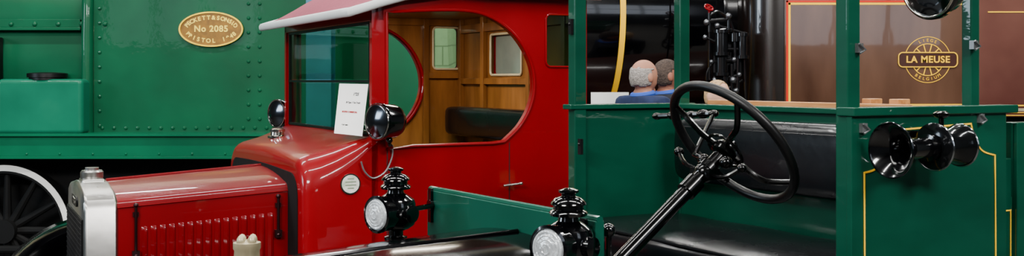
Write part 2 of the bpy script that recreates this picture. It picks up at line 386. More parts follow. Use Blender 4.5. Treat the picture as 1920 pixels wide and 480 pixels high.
# ---------- red truck
RF=Frame(-.608,4.77,math.atan2(.458,.889))
T=root('vintage_truck','red vintage truck with open cab, wooden interior and louvred bonnet','truck',RF.M)
BW=1.45
rh=lambda px,py,ax,v:RF.hit(px,py,ax,v)
opx=[(727,24),(800,21),(870,22),(912,31),(950,54),(978,87),(995,126),(999,165),(991,202),(972,236),(945,263)]
op=[rh(a,b,1,0) for a,b in opx]; op=[(p.x,p.z) for p in op]
arc=[tuple(p) for p in crom([V(p) for p in op],4)]
tail=[rh(a,b,1,0) for a,b in ((925,266),(775,272),(727,279))]; tail=[(p.x,p.z) for p in tail]
opening=arc+tail
win=rrect(.87,1.045,1.668,1.915,.025)
outer=[(-.02,.78),(-.02,1.925),(.15,1.965),(.4,1.995),(1.1,1.995),(1.1,.78)]
def grow(o,e):
    c=V((sum(p[0] for p in o)/len(o),sum(p[1] for p in o)/len(o)))
    return [tuple(c+(V(p)-c)*(1+e/((V(p)-c).length+1e-6))) for p in o]
MB().plate([outer,opening,win],.03,PY(.015)).done('cab_side',RED,T,bevel=.004)
MB().plate([outer,opening,win],.03,PY(BW-.015)).done('cab_side',RED,T,bevel=.004)
for y in (.042,BW-.042):
    MB().plate([[(-.0,.8),(0,1.92),(.15,1.95),(.4,1.98),(1.07,1.98),(1.07,.8)],grow(opening,.012),grow(win,.004)],.02,PY(y)).done('cab_lining',WOOD,T,bevel=.003)
for y in (-.003,BW-.065):
    MB().tube([(p[0],y,p[1]) for p in grow(opening,.006)],.008,8,True).done('opening_moulding',RED,T)
MB().tube([(p[0],-.003,p[1]) for p in grow(win,.004)],.005,8,True).done('window_moulding',RED,T)
WM=mat('pale_window_frame','C8B898',.4,var=.1)
MB().tube([(p[0],BW-.056,p[1]) for p in grow(win,.002)],.006,8,True).done('window_moulding',WM,T)
for y in (.015,BW-.015): MB().plate([win],.002,PY(y)).done('window_glass',GLS,T)
w=[rh(930,68,0,1.09),rh(988,138,0,1.09)]
rw=rrect(w[1].y,w[0].y,1.63,1.86,.02)
MB().plate([[(.03,.78),(BW-.03,.78),(BW-.03,1.99),(.03,1.99)],rw],.02,PX(1.09)).done('cab_rear_panel',RED,T)
mb=MB().plate([[(.05,.82),(BW-.05,.82),(BW-.05,1.98),(.05,1.98)],grow(rw,.004)],.018,PX(1.069))
for y in (1.38,1.06,.50,.12): mb.box(1.03,1.06,y-.02,y+.02,.82,1.98)
mb.box(1.035,1.06,.06,BW-.06,1.575,1.61).box(1.035,1.06,.06,BW-.06,1.88,1.93)
mb.done('cab_rear_lining',WOOD,T,bevel=.003)
MB().tube([(1.056,p[0],p[1]) for p in grow(rw,.002)],.007,8,True).done('window_moulding',WM,T)
mb=MB()
y=BW-.062
mb.box(.80,.835,y-.015,y+.01,.82,1.97).box(.835,1.05,y-.012,y+.01,1.61,1.645).box(.05,1.05,y-.012,y+.01,1.925,1.965)
mb.done('cab_batten',WOOD,T,bevel=.002)
MB().plate([rw],.002,PX(1.09)).done('rear_window_glass',DGL,T)
MB().box(.02,1.08,.05,BW-.05,1.965,1.98).done('roof_lining',WOOD,T)
MB().box(-.3,1.08,.05,BW-.05,.78,.80).done('cab_floor',WOOD,T)
MB().pad(.9,1.0,.12,1.34,1.275,1.445,5).done('seat_back',LEA,T)
MB().pad(.52,1.0,.12,1.34,1.0,1.12,5).done('seat_cushion',LEA,T)
MB().box(.6,1.0,.12,1.34,.80,1.01).done('seat_base',WOOD,T)
c=V((.34,1.02,1.26)); ax=V((.72,0,.69))
MB().torus(c,ax,.20,.012).done('steering_wheel',BLK,T)
mb=MB().cyl(c,c-ax.normalized()*.5,.015).sph(c,.03)
for k in range(4):
    R=Matrix.Rotation(k*math.pi/2+.5,3,ax.normalized()); mb.tube([c,c+R@(ax.orthogonal().normalized()*.2)],.007,6)
mb.done('steering_column',BLK,T)
def sect(x,y0,y1,zt,r,crown,zb=.78):
    o=[(x,y0,zb)]
    for k in range(9):
        a=k/8*math.pi/2; o.append((x,y0+r-r*math.cos(a),zt-crown-r+r*math.sin(a)))
    for k in range(1,8):
        u=k/8; o.append((x,y0+r+(y1-y0-2*r)*u,zt-crown+crown*math.sin(u*math.pi)))
    for k in range(9):
        a=math.pi/2-k/8*math.pi/2; o.append((x,y1-r+r*math.cos(a),zt-crown-r+r*math.sin(a)))
    o.append((x,y1,zb)); return o
S=[(-.332,.045,1.222,.13,.012),(-.330,.030,1.24,.135,.014),(-.322,.017,1.256,.14,.015),(-.308,.008,1.270,.145,.016),(-.285,.003,1.282,.145,.017),(-.25,.001,1.291,.14,.017),(-.18,0,1.306,.12,.015),(-.1,0,1.328,.09,.01),(-.03,0,1.347,.05,.005),(.01,0,1.355,.03,.003)]
MB().quadring([sect(x,i,BW-i,z,r,c) for x,i,z,r,c in S]).done('scuttle',RED,T,ang=50)
MB().quadring([sect(-.336,.085,BW-.085,1.195,.11,.01),sect(-.328,.085,BW-.085,1.195,.11,.01)]).done('bonnet_seal_panel',RUB,T)
zt=1.865;zb_=1.352
MB().box(-.02,.04,.0,BW,zt,1.93).done('windscreen_header',RED,T,bevel=.004)
for ya in (.03,BW-.055): MB().box(-.012,.03,ya,ya+.025,1.34,zt).done('windscreen_pillar',RED,T,bevel=.003)
mb=MB()
for za,zc in ((zt-.012,zt),(1.588,1.600),(zb_,zb_+.012)): mb.box(-.012,.004,.05,BW-.05,za,zc)
for ya in (.055,BW-.067): mb.box(-.012,.004,ya,ya+.012,zb_,zt)
mb.done('windscreen_frame',MBLK,T)
MB().box(-.005,-.003,.06,BW-.06,1.602,zt-.01).done('windscreen_glass',GLS,T)
MB().box(.0,.002,.06,BW-.06,zb_+.01,1.59).done('windscreen_glass',GLS,T)
def rs(x,ze,cr,n=24): return [(x,-.045+(BW+.09)*k/n,ze+cr*math.sin(math.pi*k/n)**.8) for k in range(n+1)]
RS=[(-.14,1.905,.0),(-.11,1.915,.03),(-.06,1.93,.055),(0,1.95,.08),(.12,1.985,.11),(.35,2.02,.12),(1.15,2.02,.12)]
rings=[]
for x,z,c in RS:
    t=rs(x,z,c); rings.append(t+[(p[0],p[1],p[2]-.02) for p in t[::-1]])
MB().quadring(rings).done('canvas_roof',CAN,T)
path=[(x,BW+.05,z) for x,z,c in RS][::-1]+[(-.146,-.048+(BW+.096)*(1-k/20),1.905) for k in range(1,20)]+[(x,-.05,z) for x,z,c in RS]
rings=[]
for i,p in enumerate(path):
    a=V(path[max(i-1,0)]);b=V(path[min(i+1,len(path)-1)]); t=(b-a); t.z=0; t.normalize(); nn=V((t.y,-t.x,0)); p=V(p)
    rings.append([p+nn*math.cos(j*math.pi/6)*.014+V((0,0,math.sin(j*math.pi/6)*.021-.008)) for j in range(12)])
MB().quadring(rings).done('roof_drip_trim',DRIP,T,ang=60)
ym=.725
hwf=lambda x:.375+(x+1.055)/.72*.115
def bsec(x,zc,zr):
    yn=ym-hwf(x);yf=ym+hwf(x)
    o=[(x,yn,.74),(x,yn,zc-.03)]
    for k in range(1,4): a=k/4*math.pi/2; o.append((x,yn+.03*(1-math.cos(a)),zc-.03+.034*math.sin(a)))
    n=8
    for k in range(0,n+1):
        u=k/n; yy=yn+.03+(yf-yn-.06)*u; o.append((x,yy,zc+.006+(zr-zc-.006)*(math.sin(math.pi*u)**.85)))
    for k in range(3,0,-1): a=k/4*math.pi/2; o.append((x,yf-.03*(1-math.cos(a)),zc-.03+.034*math.sin(a)))
    o+= [(x,yf,zc-.03),(x,yf,.74)]; return o
za=lambda x:(1.076+(x+1.055)/.72*.052)
zr_=lambda x:za(x)+.06-(x+1.055)/.72*.008
def bh(px,py,e=0):
    y=.3
    for _ in range(6):
        p=rh(px,py,1,y-e); y=ym-hwf(p.x)
    return p
mb=MB(); mb.quadring([bsec(x,za(x),zr_(x)) for x in (-1.055,-.8,-.55,-.335)])
p0=bh(270,440).x; p1=bh(506,440).x
nl=15
for k in range(nl):
    x=p0+(p1-p0)*k/(nl-1); zt_=za(x)-.120
    for sg in (-1,1):
        y=ym+sg*hwf(x)
        mb.quadring([[(x-.010,y,z),(x+.010,y,z),(x+.011,y+sg*d,z),(x+.003,y+sg*d*1.1,z)] for z,d in ((.80,.002),(.815,.009),(zt_-.02,.009),(zt_-.006,.006),(zt_,.001))])
mb.done('bonnet',REDD,T,ang=30)
MB().tube([(-1.055,ym,zr_(-1.055)+.002),(-.335,ym,zr_(-.335)+.002)],.007,8).done('bonnet_hinge',REDD,T)
MB().tube([(-1.05,ym-hwf(-1.05)-.002,za(-1.05)-.028),(-.335,ym-hwf(-.335)-.002,za(-.335)-.028)],.0035,6).done('bonnet_hinge',REDD,T)
CT=mat('dark_catch_steel','2A1416',.3,metal=.7,var=.2)
for px,ya,yb in ((255,385,480),(522,368,440)):
    a=bh(px,ya,.014);b=bh(px,yb,.014); yy=a.y+.014
    MB().tube([a,b],.0065,8).sph(a,.011,n=8).sph(b,.012,n=8).box(a.x-.012,a.x+.012,yy-.014,yy,a.z-.05,a.z-.03).box(a.x-.015,a.x+.015,yy-.022,yy,b.z-.012,b.z+.022).done('bonnet_catch',CT,T)
yn=.35;yf=1.10
def rad(x,e=0):
    z=[(yn-.012+e,.6),(yn-.012+e,1.045-e),(yn+.012,1.085-e),(yn+.08,1.112-e),(yn+.22,1.128-e),(ym-.09,1.136-e),(ym,1.138-e)]
    return [(x,a,b) for a,b in z]+[(x,2*ym-a,b) for a,b in z[::-1][1:]]
MB().quadring([rad(-1.185,.012),rad(-1.178,0),rad(-1.055,0),rad(-1.048,.01)]).done('radiator_shell',ALU,T,bevel=.006,seg=3)
MB().quadring([[(x,ym+dy,zz) for dy,zz in ((-.09,1.12),(.09,1.12),(.07,1.15),(-.07,1.15))] for x in (-1.165,-1.065)]).done('radiator_header',ALU,T,bevel=.01,seg=3)
MB().box(-1.192,-1.18,yn+.03,yf-.03,.62,1.0).done('radiator_core',MBLK,T)
mb=MB()
for k in range(24): mb.box(-1.196,-1.19,yn+.035+k*.0285,yn+.04+k*.0285,.62,.995)
for k in range(16): mb.box(-1.196,-1.19,yn+.03,yf-.03,.63+k*.0235,.633+k*.0235)
mb.done('radiator_grille',mat('dark_grille_metal','3C3C3E',.4,metal=.8),T)
MB().lathe([(0,.036),(.02,.034),(.02,.048),(.028,.05),(.05,.05),(.058,.044),(.058,.03),(.07,.03),(.07,.0)],(-1.115,ym,1.128),(0,0,1),24).done('radiator_cap',ALU,T)
MB().plate([rrect(ym-.11,ym+.11,1.03,1.075,.02)],.008,PX(-1.188)).done('radiator_badge',MBLK,T)
MB().text('MORRIS',.042,Matrix.Translation((-1.193,ym,1.052))@Matrix.Rotation(-math.pi/2,4,'Z')@Matrix.Rotation(math.pi/2,4,'X'),bold=.001).done('badge_lettering',CHR,T,weld=False)
def headlamp(x,y,z,sg,tw,k):
    g=sub('headlamp',T,'black drum headlamp with bright rim')
    c=V((x,y,z)); A=V((math.cos(tw),math.sin(tw),0))
    MB().lathe([(d*k,r*k) for d,r in ((0,.076),(.002,.084),(.010,.086),(.020,.085),(.024,.080),(.09,.078),(.115,.068),(.138,.045),(.15,.018),(.152,0))],c,A,36).done('headlamp_shell',BLK,g)
    MB().torus(c+A*.001,A,.080*k,.004*k,40,8).done('headlamp_rim',CHR,g)
    MB().lathe([(d*k,r*k) for d,r in ((-.014,0.01),(-.011,.03),(-.004,.06),(0.002,.077),(.006,.077))],c,A,36).done('headlamp_lens',REF,g)
    e=c+A*.07
    MB().tube(crom([e+V((0,0,-.07)),e+V((0,0,-.10)),V((.05,y-sg*.05,1.30)),V((.05,y-sg*.09,1.29))]),.010,8).sph(e+V((0,0,-.084)),.016).done('headlamp_bracket',BLK,g)
headlamp(-.035,-.105,1.418,-1,.33,.97);headlamp(-.05,BW+.07,1.408,1,.38,.97)
MB().lathe([(0,.05),(.01,.05),(.014,.036),(.03,.034),(.032,.04),(.045,.04),(.05,.02)],(-.18,1.0,1.298),(0,0,1),24).box(-.21,-.15,.99,1.01,1.343,1.351).done('fuel_filler_cap',CHR,T)
p=rh(657,345,1,-.004)
MB().lathe([(0,.046),(.008,.046),(.008,.04)],(p.x,0.002,p.z),(0,-1,0),32).done('licence_disc_holder',CHR,T)
MB().lathe([(0,.040),(.002,.040)],(p.x,-.007,p.z),(0,-1,0),32).done('licence_disc',mat('pale_green_paper','C9D6BE',.6,var=.25,scale=40,hex2='E6E0D8'),T)
mb=MB()
for k,(wd) in enumerate((.03,.05,.05,.03)): mb.box(p.x-wd/2,p.x+wd/2,-.0105,-.0095,p.z+.022-k*.014,p.z+.026-k*.014)
mb.done('licence_disc_print',mat('faded_print','7A8A70',.8),T)
MB().tube(crom([rh(a,b,1,-.02) for a,b in ((736,272),(735,295),(722,322),(700,334),(684,322),(677,303))]),.004,6).done('wire_hook',GALV,T)
p=rh(958,346,1,-.02)
MB().tube([(p.x,.0,p.z),(p.x,-.03,p.z)],.007,8).tube([(p.x-.045,-.03,p.z-.003),(p.x+.05,-.03,p.z+.004)],.006,8).sph((p.x+.05,-.03,p.z+.004),.009).done('door_handle',CHR,T)
for px in (955,726):
    a=rh(px,268 if px==955 else 280,1,0); mb=MB(); strip(mb,[(a.x,a.z),(a.x,.8)],.005,PY(-.0006)); mb.done('door_seam',mat('seam_shadow_red','300004',.5),T)
MB().cyl((a.x+.0,-.006,1.1),(a.x,-.006,1.18),.008).done('door_hinge',RED,T)
MB().box(-1.2,2.25,.35,.43,.55,.66).box(-1.2,2.25,1.02,1.10,.55,.66).box(-1.15,-1.07,.4,1.05,.55,.66).box(2.15,2.25,.4,1.05,.55,.66).done('chassis_frame',MBLK,T)
MB().box(1.15,2.25,.0,BW,.9,.94).box(1.15,2.25,0,.03,.94,1.2).box(1.15,2.25,BW-.03,BW,.94,1.2).box(1.15,1.18,0,BW,.94,1.3).box(2.22,2.25,0,BW,.94,1.2).box(1.15,2.25,.35,.43,.66,.9).box(1.15,2.25,1.02,1.1,.66,.9).done('load_bed',WOOD,T)
MB().box(-.32,1.1,.03,BW-.03,.66,.78).done('cab_sill',MBLK,T)
def twheel(x,y,r=.40):
    g=sub('wheel',T)
    MB().torus((x,y,r),(0,1,0),r-.065,.065).done('tyre',RUB,g)
    mb=MB().lathe([(-.05,.27),(.05,.27),(.05,.25),(-.05,.25),(-.05,.27)],(x,y,r),(0,1,0),40).cyl((x,y-.08,r),(x,y+.08,r),.05)
    for k in range(12): a=k*math.pi/6; mb.tube([(x,y,r),(x+.27*math.cos(a),y,r+.27*math.sin(a))],.015,6)
    mb.done('wheel_rim',REDD,g)
def wing(y0,y1,x,top_,par,R=.50,cz=.40):
    pts=[]
    for k in range(21):
        a=math.radians(200-k*(150/20)); pts.append((math.cos(a),math.sin(a)))
    rings=[]
    H=top_-cz
    for c,q_ in pts:
        def P(y,d): return (x+(R-d)*c,y,cz+(H-d)*q_)
        rings.append([P(y0,.07),P(y0+.004,.02),P(y0+.05,0),P(y1-.05,0),P(y1-.004,.02),P(y1,.07),P(y1-.012,.07),P(y1-.05,.016),P(y0+.05,.016),P(y0+.012,.07)])
    MB().quadring(rings).done('front_wing',BON,par,ang=50)
for y in (.15,BW-.15):
    twheel(-1.08,y);twheel(1.75,y)
wing(-.02,.30,-1.08,.84,T); wing(BW-.30,BW+.05,-1.06,.888,T,.47)

# card on windscreen
cc=[V((0,0,EYE))+ray(a,b)*d for a,b,d in ((637,157,4.98),(691,158,4.84),(678,255,4.74),(627,250,4.88))]
n=(cc[3]-cc[0]).cross(cc[1]-cc[0]).normalized()
u=((cc[1]-cc[0])+(cc[2]-cc[3])).normalized(); u=(u-n*u.dot(n)).normalized(); v=n.cross(u)
cen=sum(cc,V())/4
CM=Matrix(((u.x,v.x,n.x,cen.x),(u.y,v.y,n.y,cen.y),(u.z,v.z,n.z,cen.z),(0,0,0,1)))
CI=CM.inverted(); loc=[CI@p for p in cc]
ht=max(abs(p.y) for p in loc)
card=root('information_card','white printed information card propped against the red truck windscreen','card',CM)
m2=MB(); m2.quadring([[(p.x,p.y,z) for p in loc] for z in (-.0008,.0008)]).done('card_sheet',WHT,card)
def ct(t,size,y,m,nm,b=.0003): MB().text(t,size,Matrix.Translation((y*ht*.12,y*ht,.0014)),.0003,bold=b).done(nm,m,card,weld=False)
ct('1925',.020,.58,INK,'card_year',.0006)
ct('30 Type 1 Ton Truck',.0118,.25,INK,'card_text')
ct('MORRIS COMMERCIAL',.0108,-.12,REDI,'card_title',.0006)
ct('4 cyl. engine',.009,-.62,INK,'card_footer')

# ---------- green lorry
GF=Frame(.944,2.95,math.atan2(.488,.873))
G=root('vintage_lorry','dark green vintage lorry with open cab and black leather bench','lorry',GF.M)
gh=lambda px,py,ax,v:GF.hit(px,py,ax,v)
GW=1.41;GD=.515
def post(x,y,wx,wy,z0,z1=2.35): return MB().box(x-wx/2,x+wx/2,y-wy/2,y+wy/2,z0,z1).done('cab_post',TG,G,bevel=.005)
post(.0,.02,.05,.045,.7);post(GD,.02,.04,.035,.7);post(0.0,GW,.055,.05,.7);post(GD,GW,.05,.045,.7)
MB().box(-.05,GD+.05,-.02,.06,2.30,2.36).box(-.05,GD+.05,GW-.04,GW+.04,2.30,2.36).box(-.03,.03,.06,GW-.04,2.30,2.36).box(GD-.03,GD+.03,.06,GW-.04,2.30,2.36).done('roof_rail',TG,G)
MB().plate([[(-.03,.7),(-.03,1.5),(.625,1.515),(.625,.7)]],.02,PY(-.012)).done('side_panel',TG,G,bevel=.003)
MB().box(-.035,.665,-.035,.03,1.5,1.525).done('side_capping',TG,G,bevel=.004)
MB().plate([[(0,.7),(0,1.488),(GD+.05,1.488),(GD+.05,.7)]],.025,PY(GW+.0)).done('side_panel',TG,G,bevel=.003)
MB().box(-.05,GD+.05,GW-.03,GW+.03,1.485,1.505).done('side_capping',TG,G,bevel=.004)
MB().box(GD-.02,GD+.01,.02,GW-.02,.7,1.485).done('back_panel',TG,G,bevel=.003)
MB().box(GD-.045,GD+.03,.03,GW-.03,1.483,1.503).done('back_capping',TG,G,bevel=.004)
L_=lambda P:[(p.x,p.z) for p in (gh(x,y,1,-.024) for x,y in P)]
c1=[tuple(p) for p in crom([V(p) for p in L_(((1821,232),(1829,262),(1843,283),(1866,291)))],6)]
c0=[tuple(p) for p in crom([V(p) for p in L_(((1621,324),(1640,318),(1660,300),(1680,270),(1690,243)))],5)]
pts=L_(((1622,560),))+c0+L_(((1760,237),))+c1+L_(((1868,560),))
mb=MB(); strip(mb,pts,.0048,PY(-.0235)); mb.done('pinstripe',YEL,G)
for px,py,yy in ((1612,90,-.01),(1828,84,-.01),(1620,240,-.03),(1840,222,-.03)):
    p=gh(px,py,1,yy); MB().box(p.x-.010,p.x+.010,yy-.004,yy+.012,p.z-.013,p.z+.013).tube([p+V((-.01,-.008,.012)),p+V((.012,-.010,-.005)),p+V((-.008,-.008,-.015))],.0035,6).done('hood_clip',GALV,G)
for py in (50,275):
    p=gh(1072 if py==50 else 1090,py,0,-.03); MB().box(-.04,-.028,p.y-.01,p.y+.01,p.z-.03,p.z+.03).sph((-.04,p.y,p.z+.01),.006).done('post_hinge',MBLK,G)
MB().pad(-.10,.45,.05,GW-.05,.945,1.078,4,pleats=3).done('seat_cushion',LEA,G,ang=60)
MB().pad(.375,.49,.05,GW-.09,1.195,1.452,3.6).done('seat_back',LEA,G,ang=60)
MB().tube([(-.085,.09,1.06),(-.085,GW-.09,1.06)],.006,8).done('seat_piping',LEA,G)
MB().tube([(.385,.09,1.415),(.385,GW-.13,1.415)],.005,8).done('seat_piping',LEA,G)
MB().box(-.03,GD-.02,.02,GW-.02,.7,.955).done('seat_box',TG,G)
d0=gh(808,355,0,-.65);d1=gh(1125,402,0,-.65)
MB().quadring([[(x,d1.y,.8),(x,d0.y,.8),(x,d0.y,d0.z),(x,d1.y,d0.z+.012)] for x in (-.665,-.635)]).done('dashboard_panel',TGD,G,bevel=.004)
MB().tube([(-.65,d1.y,d0.z+.014),(-.65,d0.y,d0.z+.002)],.011,8).done('dashboard_bead',TGD,G)
MB().box(-.66,-.5,d0.y-.02,d0.y,.8,d0.z-.02).done('dashboard_side',TGD,G,bevel=.01)
MB().box(-.65,.0,.03,GW-.03,.70,.73).done('cab_floor',MBLK,G)
gm=.70
def gs(x,zc,zr,hw):
    o=[(x,gm-hw,.72),(x,gm-hw,zc-.02)]; 
    for k in range(0,13):
        u=k/12; o.append((x,gm-hw+.01+(2*hw-.02)*u,zc+(zr-zc)*math.sin(math.pi*u)**.7))
    o+=[(x,gm+hw,zc-.02),(x,gm+hw,.72)]; return o
MB().quadring([gs(-.665,1.105,1.14,.33),gs(-1.1,1.085,1.125,.29),gs(-1.46,1.065,1.105,.26)]).done('bonnet',BON,G)
MB().tube([(-.67,gm,1.142),(-1.46,gm,1.108)],.007,8).done('bonnet_hinge',BON,G)
MB().quadring([gs(-1.462,1.068,1.112,.268),gs(-1.56,1.068,1.112,.268)]).done('radiator_shell',BON,G,bevel=.01)
MB().box(-1.568,-1.56,gm-.22,gm+.22,.74,1.03).done('radiator_core',MBLK,G)
p=gh(463,465,1,gm)
mb=MB().lathe([(0,.035),(.045,.033),(.05,.036),(.066,.036),(.068,.028),(.072,.015)],(p.x,gm,1.103),(0,0,1),24)
for k in range(4):
    a=k*2*math.pi/4+.4; mb.sph((p.x+.020*math.cos(a),gm+.020*math.sin(a),1.172),.012,(1,1,1.5),n=10)
mb.done('radiator_cap',mat('dull_cream_brass','A89C7C',.45,metal=.5,var=.15,scale=20),G)
wc=V((-.105,.38,1.408)); n=V((.79,0,.613)).normalized()
SW=sub('steering_wheel',G)
MB().torus(wc,n,.222,.0145,72,14).done('wheel_rim',MBLK,SW)
COL=mat('column_black_enamel','010101',.18,coat=.22,var=.2,spec=.25)
hub=wc-n*.035
mb=MB().lathe([(-.03,.022),(-.02,.038),(.0,.042),(.012,.036),(.02,.024),(.035,.02),(.04,.01)],hub,n,24)
uu=V((0,1,0)); vv=n.cross(uu)
for k in range(4):
    a=math.radians(40+90*k); e=uu*math.cos(a)+vv*math.sin(a); ee=uu*math.cos(a+.18)+vv*math.sin(a+.18)
    mb.tube(crom([hub+e*.03,hub+ee*.09-n*.004,hub+ee*.15+n*.006,wc+e*.215]),.0095,8)
mb.torus(hub,n,.062,.005,32,8)
mb.done('wheel_spider',COL,SW)
mb=MB().cyl(hub,hub-n*.95,.0225,n=32).lathe([(0,.030),(.05,.030)],hub-n*.14,-n,32).lathe([(0,.034),(.02,.034)],hub-n*.075,-n,32)
mb.done('steering_column',COL,G)
mb=MB()
h2=hub-n*.10
mb.tube(crom([h2,h2+V((.0,.09,.02)),h2+V((.03,.16,.05))]),.007,8).sph(h2+V((.03,.16,.05)),.016)
mb.tube(crom([h2,h2+V((.0,-.08,-.01)),h2+V((.03,-.13,.02))]),.007,8).sph(h2+V((.03,-.13,.02)),.014)
mb.sph(h2,.032,(1,1,1)).sph(hub-n*.05+V((0,.05,0)),.02).sph(hub-n*.05+V((0,-.05,0)),.02)
mb.box(h2.x-.02,h2.x+.02,h2.y-.045,h2.y+.045,h2.z-.02,h2.z+.012)
mb.done('control_lever',COL,G)
a=GF.dep(1232,218,3.75);b=GF.dep(1338,213,3.55)
mb=MB().tube([a,b],.010,10)
for t in (0,.3,.62,.82,1): mb.sph(a.lerp(b,t),.020 if t in (.3,.82) else .016,(1.2,1,.8),n=12)
mb.tube([b,V((hub.x-.02,hub.y+.12,hub.z-.02)),hub-n*.06],.008,8)
mb.done('throttle_lever',COL,G)
a=GF.dep(1141,432,3.0)
MB().sph(a,.021).tube([a,a+V((.0,0,-.1)),V((a.x+.06,a.y+.02,.72))],.009,8).done('gear_lever',BLK,G)
def sidelamp(px,py,dep,sc,yb):
    g=sub('side_lamp',G)
    t=GF.dep(px,py,dep); b=t-V((0,0,.262*sc)); P=lambda x,y,z:b+V((x,y,z))*sc
    pr=[(0,.034),(.012,.040),(.022,.040),(.026,.026),(.042,.026),(.048,.045),(.062,.064),(.075,.069),(.135,.069),(.15,.064),(.163,.045),(.172,.030),(.182,.028),(.186,.050),(.194,.054),(.199,.050),(.203,.042),(.214,.042),(.217,.050),(.224,.048),(.235,.036),(.24,.02),(.246,.02),(.25,.028),(.256,.028),(.262,.012)]
    MB().lathe([(d*sc,r*sc) for d,r in pr],b,(0,0,1),32).done('lamp_body',BLK,g)
    A=V((-.94,-.34,0)).normalized(); o=P(0,0,.105)
    MB().lathe([(.04*sc,.060*sc),(.075*sc,.060*sc),(.08*sc,.064*sc),(.09*sc,.064*sc),(.093*sc,.056*sc),(.085*sc,.05*sc)],o,A,32).done('lamp_bezel',BLK,g)
    mb=MB().lathe([(.080*sc,.056*sc),(.090*sc,.052*sc),(.098*sc,.03*sc),(.101*sc,.01*sc)],o,A,32)
    for rr in (.046,.036,.025,.013): mb.torus(o+A*(.091+(.05-rr)*.18)*sc,A,rr*sc,.0045*sc,32,8)
    mb.done('lamp_lens',LNS,g)
    MB().lathe([(.05*sc,.03*sc),(.085*sc,.03*sc),(.088*sc,.022*sc)],o,(.34,-.94,0),24).done('lamp_side_socket',BLK,g)
    MB().tube([P(.05,0,.11),V((-.72,(P(0,0,0).y+yb)/2,P(0,0,.11).z)),V((-.64,yb,P(0,0,.11).z))],.009,8).lathe([(-.012,.02),(.012,.02)],V((-.665,yb,P(0,0,.11).z)),(1,0,0),16).box(-.675,-.665,yb-.012,yb+.012,P(0,0,.11).z-.06,P(0,0,.11).z+.06).done('lamp_bracket',BLK,g)
sidelamp(742,313,3.62,.98,d0.y-.04)
sidelamp(1066,352,2.86,.98,d1.y+.05)
# horn
hy=-.125
p0=gh(1669,282,1,hy);p1=gh(1804,272,1,hy); ax=(p1-p0); ln=ax.length; k=ln/.34
Hn=sub('horn',G,'black horn with one large flared bell and short drum')
q_=.94
pr=[(.125,.012),(.09,.018),(.05,.030),(.025,.048),(.010,.064),(.002,.073),(.0,.077),(.004,.080),(.010,.078),(.018,.068),(.032,.052),(.055,.038),(.09,.032),(.14,.030),(.165,.030),(.167,.040),(.18,.040),(.182,.031),(.195,.030)]
MB().lathe([(d*k,r*q_) for d,r in pr],p0,ax,48).done('horn_bell',BLK,Hn,ang=50)
pr=[(.19,.030),(.195,.058),(.20,.068),(.209,.068),(.214,.062),(.222,.052),(.24,.049),(.265,.049),(.29,.052),(.31,.058),(.325,.062),(.333,.062),(.336,.056),(.338,.03),(.342,.01)]
MB().lathe([(d*k,r*q_) for d,r in pr],p0+V((0,0,.002)),ax,48).done('horn_drum',mat('dark_polished_drum','1C1E20',.14,metal=.8,coat=.3,var=.1),Hn,ang=50)
DK=mat('bright_horn_rim','A0A4A8',.14,metal=1,var=.1)
MB().torus(p0+ax.normalized()*.002,ax,.078*q_,.003,48,8).done('bell_rim',mat('dark_chrome','505458',.12,metal=1,var=.1),Hn)
MB().torus(p0+ax.normalized()*.204*k,ax,.068*q_,.003,48,8).done('drum_rim',DK,Hn)
MB().torus(p0+ax.normalized()*.330*k,ax,.062*q_,.003,48,8).done('drum_rim',DK,Hn)
a=p0+ax*.70
MB().cyl(a,a+V((0,0,.083)),.007).lathe([(0,.010),(.006,.020),(.014,.022),(.02,.012)],a+V((0,0,.078)),(0,0,1),20).box(a.x-.012,a.x+.012,a.y,-.022,a.z-.012,a.z+.012).box(a.x-.025,a.x+.025,-.03,-.022,a.z-.04,a.z+.04).done('horn_bracket',COL,Hn)
# spot lamp
c=V((.235,-.055,1.868)); g=sub('spot_lamp',G)
axl=V((1,.0,.12)).normalized()
MB().lathe([(0,.088),(.004,.099),(.016,.099),(.02,.090),(.06,.085),(.10,.06),(.13,.03),(.14,0)],c,axl,40).done('lamp_shell',BLK,g)
MB().torus(c,axl,.09,.004).done('lamp_rim',CHR,g)
MB().lathe([(.006,.086),(.001,.07),(-.004,.03),(-.005,.0)],c,axl,40).done('lamp_glass',mat('dark_lamp_glass','15181C',.08,metal=.4,coat=.6,var=.3,scale=9),g)
MB().tube([c+V((.07,0,.07)),c+V((.07,.03,.15)),V((.3,.0,2.31))],.012,8).done('lamp_stem',BLK,g)
# load bed
MB().box(.70,2.3,.04,GW-.04,.92,.96).box(.60,.64,.34,GW-.06,1.36,1.518).box(.64,.70,.40,.44,1.30,1.535).box(.64,.70,.52,.56,1.30,1.535).box(.60,.70,.06,GW-.06,1.30,1.40).done('load_bed_timber',WOODL,G,bevel=.003)
mb=MB().box(.68,2.3,.0,.03,1.24,1.47).box(.68,2.3,.0,.03,.96,1.20).box(.68,.73,-.02,.0,.96,1.47).box(.95,1.0,-.02,0,.96,1.47).box(.68,2.3,GW-.03,GW,.96,1.3)
mb.box(2.27,2.3,.03,GW-.03,.96,1.3).box(.63,.68,.0,.3,.9,1.36)
mb.done('load_bed_side',TG,G,bevel=.004)
mb=MB(); strip(mb,[(.74,1.0),(.74,1.16),(1.6,1.16)],.005,PY(-.001)); mb.done('bed_pinstripe',YEL,G)
mb=MB(); strip(mb,[(.645,.96),(.645,1.2),(.672,1.2),(.672,.96)],.004,PY(-.002));mb.done('bed_pinstripe',YEL,G)
MB().box(-1.55,2.3,.4,.47,.55,.66).box(-1.55,2.3,.93,1.0,.55,.66).box(-.64,.0,.06,.12,.64,.70).box(-1.5,-1.42,.45,.95,.55,.66).box(.7,2.3,.4,.47,.66,.92).box(.7,2.3,.93,1.0,.66,.92).box(-1.5,-.66,.42,.98,.64,.74).box(0,.6,.1,1.3,.62,.70).done('chassis_frame',MBLK,G)
